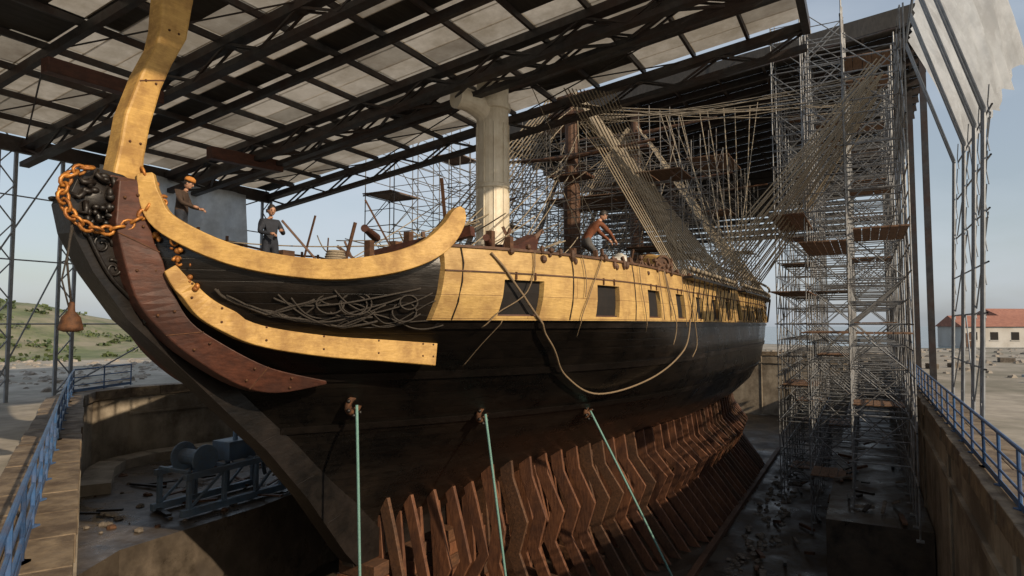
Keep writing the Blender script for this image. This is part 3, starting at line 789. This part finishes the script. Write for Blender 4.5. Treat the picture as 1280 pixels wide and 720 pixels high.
mb.obj('port_shelf',MUD,dock)
mb=MB(); kb=[(-17.6,27.4),(-19.3,30.4),(-19.8,32.2),(-19.2,34.3)]+[w2(a,-17.8) for a in (16,24,34)]
for p,q in zip(kb,kb[1:]): mb.beam((p[0],p[1],-7.0+EYE),(q[0],q[1],-7.0+EYE),1.2,.5)
mb.obj('wall_step',CONC,dock)
mb=MB()
for k in range(170):
    a=U(4,26); b=U(-17,-7.2); mb.rock(L(a,b,-7.17),U(.04,.2),random.choice([0,0,1]))
for k in range(45):
    a=U(4,24); b=U(-16,-7.5); t=U(0,3.1); l=U(.6,2.4)
    mb.beam(L(a,b,-7.12+U(0,.05)),L(a+l*math.cos(t),b+l*math.sin(t),-7.08+U(0,.15)),U(.08,.2),U(.05,.1),random.choice([1,2]))
for k in range(60):
    a=U(14,40); b=U(9.8,16); t=U(0,3.1); l=U(.4,2.0); z=-10.9 if b<13 or a<21 else -7.9
    mb.beam(L(a,b,z),L(a+l*math.cos(t),b+l*math.sin(t)*.5,z+U(0,.3)),U(.08,.2),U(.05,.15),random.choice([0,1,2]))
site_obj(mb,'timber_debris',[STONE,BROWN,BLACK])
# blue winch machine on the starboard ledge
mb=MB()
for b in (-9.4,-7.6):
    mb.beam(L(6.4,b,-7.0),L(11.2,b,-7.0),.22,.26)
    for a in (6.7,8.2,9.7,11): mb.beam(L(a,b,-6.9),L(a,b,-5.7),.16,.16)
    mb.beam(L(6.5,b,-5.7),L(11.2,b,-5.6),.2,.22)
    mb.beam(L(6.7,b,-6.9),L(8.2,b,-5.7),.1,.1); mb.beam(L(9.7,b,-6.9),L(11,b,-5.7),.1,.1)
for a in (6.7,8.2,9.7,11): mb.beam(L(a,-9.4,-5.55),L(a,-7.6,-5.55),.14,.14)
mb.lathe(L(7.5,-9.2,-5.2),[(.55,0),(.55,.08),(.3,.1),(.3,1.3),(.55,1.32),(.55,1.4)],18,0,Vector((0,-1,0)))
mb.box(L(9.3,-8.5,-5.15),(1.3,1.0,.75),.05); mb.lathe(L(10.0,-8.5,-5.1),[(.32,0),(.34,.05),(.34,.7),(.28,.8)],16,0,Vector((1,0,0)))
mb.lathe(L(9.2,-8.3,-4.8),[(.1,0),(.1,.6),(.13,.62),(.13,.7)],10)
mb.path(smooth_pts([L(10.9,-8.8,-5.0),L(11.6,-9.3,-5.3),L(11.9,-9.8,-6.3),L(12.6,-10.5,-7.05)],5),.1,8)
site_obj(mb,'winch_machine',BLUEG,bevel=.02)

def railing(name,pts,mat,h=1.15,sp=1.8):
    mb=MB(); pts=[Vector((x,y,0)) for x,y in pts]
    for p,q in zip(pts,pts[1:]):
        ln=(q-p).length; k=max(1,int(ln/sp))
        for s in range(k+1):
            u=p.lerp(q,s/k)+Vector((0,0,.2)); mb.tube(u,u+Vector((0,0,h+.02)),.035,8); mb.box(u+Vector((0,0,.06)),(.16,.16,.03))
        for z,r in ((h+.2,.04),(.2+h*.66,.028),(.2+h*.33,.028)):
            mb.tube(p+Vector((0,0,z)),q+Vector((0,0,z)),r,8)
        mb.beam(p+Vector((0,0,.32)),q+Vector((0,0,.32)),.015,.14)
    return mb.obj(name,mat)
railing('metal_railing',[(-2.4,2.4),(-6.9,9.2),(-13.2,18.8),(-19.1,27.8),(-21.5,31.6),(-21.3,36)],BLUE)
railing('metal_railing',[w2(-4,17.0),w2(10,17.0),w2(25,17.0),w2(45,17.0)],BLUE)

# ---------------- distant ground
def hh(x,y):
    e=max(0,min(1,(x+190)/60))*max(0,min(1,(-38-x)/22)); f=max(0,math.sin(math.pi*max(0,min(1,(y-62)/70))))
    return (4.6+1.6*math.sin(x*.07+1)+.9*math.sin(x*.19+y*.1))*e*f
mb=MB(); nx,ny=80,26; vs=[]
for j in range(ny+1):
    for i in range(nx+1):
        x=-200+i*2.1; y=60+j*2.9; vs.append((x,y,max(hh(x,y)+U(-.15,.15)*(hh(x,y)>.3),-.1) if hh(x,y)>.05 else -.1))
mb.add(vs,[(j*(nx+1)+i,j*(nx+1)+i+1,(j+1)*(nx+1)+i+1,(j+1)*(nx+1)+i) for j in range(ny) for i in range(nx)])
GR=pm('dune_grass',(.06,.08,.03),(.14,.16,.065),ns=.6,rough=(.8,.9),bump=.8,dirt=(.26,.22,.16),dirtamt=.8,dscale=.12)
mb.obj('hill',GR,smooth=True)
mb=MB()
for c in range(150):
    cx=U(-130,-42); cy=U(58,98); r=U(.4,1.3); cz=max(0,hh(cx,cy))
    for k in range(34):
        d=Vector((random.gauss(0,1),random.gauss(0,1),abs(random.gauss(0,.7)))).normalized()*r*U(.5,1)
        p=Vector((cx,cy,cz))+Vector((d.x*1.6,d.y,d.z*.7)); t=Vector((U(-1,1),U(-1,1),U(-1,1))).normalized(); s=U(.1,.28); o_=t.orthogonal().normalized()*s; q=t.cross(o_).normalized()*s
        mb.add([p-o_,p+q,p+o_,p-q],[(0,1,2,3)])
mb.obj('bushes',LEAF)
mb=MB()
for k in range(700):
    x=U(-70,-23); y=U(34,64)
    if x> -21-(y-30)*.1 : continue
    mb.rock((x,y,0),U(.08,.55)*(.5+R()*.5))
for k in range(300):
    x=U(30,70); y=U(34,90); mb.rock((x,y,0),U(.08,.5))
mb.obj('beach_rocks',ROCK)
SEA=pm('sea_water',(.06,.09,.11),(.10,.14,.16),(1,.3,1),.2,(.1,.25),bump=.3)
mb=MB(); mb.add([(60,95,.05),(880,40,.05),(880,890,.05),(-880,890,.05),(-880,260,.05),(-100,210,.05),(20,150,.05)],[(0,1,2,3,4,5,6)]); mb.obj('sea',SEA)
PALE=pm('pale_render',(.45,.43,.40),(.60,.58,.54),ns=1,rough=(.7,.9),bump=.1,dirt=(.3,.27,.23)); ROOFR=pm('tile_roof',(.22,.09,.06),(.34,.15,.10),ns=2,rough=(.7,.9),bump=.2)
def shedb(x,y,l,w,h,rzv):
    mb=MB(); mb.box((0,0,h/2),(l,w,h),0,0)
    mb.add([(-l/2-.3,-w/2-.3,h),(l/2+.3,-w/2-.3,h),(l/2+.3,0,h+w*.25),(-l/2-.3,0,h+w*.25),(-l/2-.3,w/2+.3,h),(l/2+.3,w/2+.3,h)],[(0,1,2,3),(3,2,5,4),(0,3,4),(1,5,2)],1)
    k=int(l/3)
    for s in range(k):
        xx=-l/2+(s+.5)*l/k
        mb.box((xx,-w/2-.02,h*.55),(1.1,.06,1.2),0,2); mb.box((xx,-w/2-.05,h*.55-.68),(1.4,.12,.1),0,0)
    mb.box((-l/2+1,-w/2-.03,1.1),(1.2,.08,2.2),0,3)
    o=mb.obj('harbour_shed',[PALE,ROOFR,DARK,BROWN]); o.location=(x,y,0); o.rotation_euler=(0,0,rzv)
shedb(92,112,22,9,4,.2); shedb(76,102,12,7,3.2,-.1); shedb(112,120,16,8,5,.1)
mb=MB()
for k in range(30):
    x=U(28,60); y=U(30,75); s=U(.3,.9)
    mb.box((x,y,s*.25),(s*U(.6,2),s*U(.5,1.4),s*.5),U(0,3),mi=random.choice([0,1,2,3]))
mb.obj('quay_stores',[STONE,BROWN,BLUEG,CANV])

# ---------------- people
SKIN=pm('skin',(.36,.19,.12),(.45,.25,.16),ns=8,rough=(.5,.6),bump=0)
HAIR=pm('dark_hair',(.012,.009,.007),(.03,.02,.015),ns=20,rough=(.5,.7),bump=.4)
EYEM=pm('eye',(.01,.01,.01),(.02,.02,.02),rough=(.2,.3),bump=0)
def cloth(n,c): return pm(n,tuple(x*.7 for x in c),tuple(x*1.2 for x in c),ns=9,rough=(.75,.95),bump=.4)
NAVY=cloth('navy_overall',(.02,.024,.035)); ORG=cloth('rust_jacket',(.17,.055,.022)); DKB=cloth('dark_brown_cloth',(.05,.03,.02)); BOOT=cloth('boot_leather',(.02,.015,.012)); GRY=cloth('grey_trousers',(.075,.07,.066)); HATM=cloth('orange_cap',(.5,.2,.04))
BASE=dict(pelvis=(0,0,.95),waist=(0,0,1.1),chest=(.01,0,1.32),neck=(0,0,1.49),hb=(.02,0,1.57),
 shL=(0,.17,1.42),elL=(0,.25,1.15),wrL=(.12,.24,.93),shR=(0,-.17,1.42),elR=(0,-.25,1.15),wrR=(.12,-.24,.93),
 hipL=(0,.1,.9),knL=(.03,.11,.5),anL=(0,.11,.09),toL=(.17,.13,.05),hipR=(0,-.1,.9),knR=(.03,-.11,.5),anR=(0,-.11,.09),toR=(.17,-.13,.05))
RAD=dict(pelvis=.15,waist=.145,chest=.17,neck=.06,hb=.055,sh=.085,el=.056,wr=.038,hip=.11,kn=.075,an=.05,to=.045)
def person(name,loc,yaw,over,shirt,pants,scale=1.0,hat=None,look=(0,0)):
    e=bpy.data.objects.new(name,None); COL.objects.link(e); e.location=W(*loc); e.rotation_euler=(0,0,FR_ROT+yaw); e.scale=(scale,)*3
    J=dict(BASE); J.update(over); names=list(J)
    E=[('pelvis','waist'),('waist','chest'),('chest','neck'),('neck','hb')]
    for s in 'LR': E+=[('chest','sh'+s),('sh'+s,'el'+s),('el'+s,'wr'+s),('pelvis','hip'+s),('hip'+s,'kn'+s),('kn'+s,'an'+s),('an'+s,'to'+s)]
    me=bpy.data.meshes.new('body'); me.from_pydata([J[k] for k in names],[(names.index(x),names.index(y)) for x,y in E],[])
    o=bpy.data.objects.new('body',me); COL.objects.link(o)
    sk=o.modifiers.new('s','SKIN'); sk.use_smooth_shade=True
    for i,k in enumerate(names):
        key=k if k in RAD else k[:-1]; r=RAD[key]; sv=me.skin_vertices[0].data[i]
        sv.radius=(r,r*(.8 if k in('chest','waist','pelvis') else 1)); sv.use_root=(k=='pelvis')
    sb=o.modifiers.new('u','SUBSURF'); sb.levels=2; sb.render_levels=2
    dg=bpy.context.evaluated_depsgraph_get(); dg.update()
    nm=bpy.data.meshes.new_from_object(o.evaluated_get(dg)); bpy.data.objects.remove(o)
    nm.materials.clear()
    for m in (shirt,pants,SKIN,BOOT): nm.materials.append(m)
    def dseg(p,a,b):
        ab=b-a; t=max(0,min(1,(p-a).dot(ab)/max(ab.length_squared,1e-9))); return (p-(a+ab*t)).length
    for f in nm.polygons:
        c=Vector(f.center); best=min(E,key=lambda s:dseg(c,Vector(J[s[0]]),Vector(J[s[1]])))
        n=best[1]
        f.material_index=2 if n=='hb' else 3 if n[:2]=='to' else 1 if n[:2] in('hi','kn','an') else 0
        f.use_smooth=True
    ob=bpy.data.objects.new('body',nm); COL.objects.link(ob); ob.parent=e
    h=MB(); 
    h.ball((0,0,.115),.115,0,.86,.72,1.05,12); h.ball((.035,0,.05),.06,0,1,.85,.8,8)
    h.ball((.105,0,.10),.02,0,.9,.7,1.4,6)
    for s in(-1,1):
        h.ball((.088,.034*s,.125),.013,2,1,1,.7,6); h.ball((-.005,.083*s,.105),.026,0,.8,.35,1.2,6)
        h.ball((.083,.034*s,.148),.018,1,.6,1.2,.3,6)
    h.ball((.088,0,.052),.022,3,.5,1.2,.3,6)
    h.ball((-.018,0,.14),.118,1,.88,.78,.98,12)
    if hat: h.lathe((0,0,.17),[(.125,0),(.125,.03),(.11,.08),(.06,.11),(.01,.115)],14,4)
    ho=h.obj('head',[SKIN,HAIR,EYEM,RED,hat or HAIR],e,smooth=True)
    ho.location=J['hb']; ho.rotation_euler=(0,look[0],look[1])
    for s in 'LR':
        w=Vector(J['wr'+s]); d=(w-Vector(J['el'+s])).normalized(); side=d.cross(Vector((0,0,1)))
        if side.length<.2: side=Vector((0,1,0))
        side.normalize(); up=side.cross(d).normalized(); g=MB()
        g.path([w-d*.02,w+d*.03,w+d*.085],[.028,.036,.03],8)
        for k in range(4):
            b=w+d*.08+side*(k-1.5)*.019; ln=(.06,.072,.068,.052)[k]
            g.path([b,b+d*ln*.5-up*.008,b+d*ln*.8-up*.03,b+d*ln*.85-up*.05],[.0095,.009,.008,.006],6)
        b=w+d*.03-side*.03; g.path([b,b-side*.03+d*.025-up*.01,b-side*.035+d*.055-up*.02],[.012,.0105,.008],6)
        g.obj('hand_'+s,SKIN,e,smooth=True)
    return e
person('worker',(1.5,-.75,1.77),-1.0,dict(chest=(.05,0,1.31),neck=(.08,0,1.47),hb=(.11,0,1.55),wrL=(.35,.2,1.1),elL=(.1,.25,1.17),wrR=(.35,-.15,1.1),elR=(.1,-.25,1.17)),DKB,NAVY,1.12,look=(.35,.1),hat=HATM)
person('worker',(3.4,.35,1.07),-1.9,dict(elL=(.08,.27,1.17),wrL=(.33,.12,1.2),elR=(.05,-.27,1.17),wrR=(.3,-.1,1.12)),NAVY,NAVY,1.22,look=(.3,0))
person('worker',(12.5,6.2,1.9),-.75,dict(pelvis=(-.2,0,.74),waist=(-.12,0,.88),chest=(.06,0,1.1),neck=(.2,0,1.27),hb=(.26,0,1.33),
  shL=(.12,.19,1.2),shR=(.12,-.19,1.2),elL=(.36,.26,1.0),wrL=(.55,.14,.80),elR=(.38,-.22,.96),wrR=(.58,-.10,.78),
  hipL=(-.2,.1,.70),hipR=(-.2,-.1,.70),knL=(.16,.2,.50),knR=(.05,-.16,.40),anL=(-.05,.2,.09),anR=(-.3,-.14,.09),toL=(.12,.22,.05),toR=(-.13,-.15,.05)),ORG,GRY,1.4,look=(.6,.1))
mb=MB(); mb.box(L(12.3,6.0,1.45),(2.2,1.2,.8)); 
for k in range(6): mb.box(L(11.4+k*.37,6.0,1.875),(.34,1.24,.04))
site_obj(mb,'timber_staging',BROWN,bevel=.01)

# ---------------- light & sky
el=math.radians(26); az=math.atan2(.72,-.70)
Sd=Vector((math.sin(az)*math.cos(el),math.cos(az)*math.cos(el),math.sin(el)))
sun=bpy.data.lights.new('sun','SUN'); sun.energy=4.3; sun.angle=math.radians(.7); sun.color=(1,.82,.60)
so=bpy.data.objects.new('sun',sun); COL.objects.link(so); so.rotation_euler=Sd.to_track_quat('Z','Y').to_euler()
w=bpy.data.worlds.new('World'); sc.world=w; w.use_nodes=True; nt=w.node_tree; N=nt.nodes; K=nt.links
bg=N['Background']; sky=N.new('ShaderNodeTexSky'); sky.sky_type='NISHITA'; sky.sun_disc=False; sky.sun_elevation=el; sky.sun_rotation=az; sky.dust_density=2; sky.air_density=1.2
tc=N.new('ShaderNodeTexCoord'); nz=N.new('ShaderNodeTexNoise'); nz.inputs['Scale'].default_value=2.2; nz.inputs['Detail'].default_value=6
mp=N.new('ShaderNodeMapping'); mp.inputs['Scale'].default_value=(1,1,3); K.new(tc.outputs['Generated'],mp.inputs[0]); K.new(mp.outputs[0],nz.inputs[0])
f=ramp(nt,nz.outputs[0],[(.35,.4),(.7,.9)])
mx=N.new('ShaderNodeMixRGB'); K.new(f,mx.inputs[0]); K.new(sky.outputs[0],mx.inputs[1]); mx.inputs[2].default_value=(5.7,6.3,7.1,1)
K.new(mx.outputs[0],bg.inputs[0]); bg.inputs[1].default_value=.105
cam=bpy.data.cameras.new('camera'); cam.lens=22.5; cam.sensor_width=36; cam.clip_end=3000; cam.clip_start=.05
co=bpy.data.objects.new('camera',cam); COL.objects.link(co); co.location=(0,0,EYE); co.rotation_euler=(math.radians(93.22),0,0); sc.camera=co
sc.view_settings.view_transform='Standard'; sc.view_settings.look='None'; sc.view_settings.exposure=0
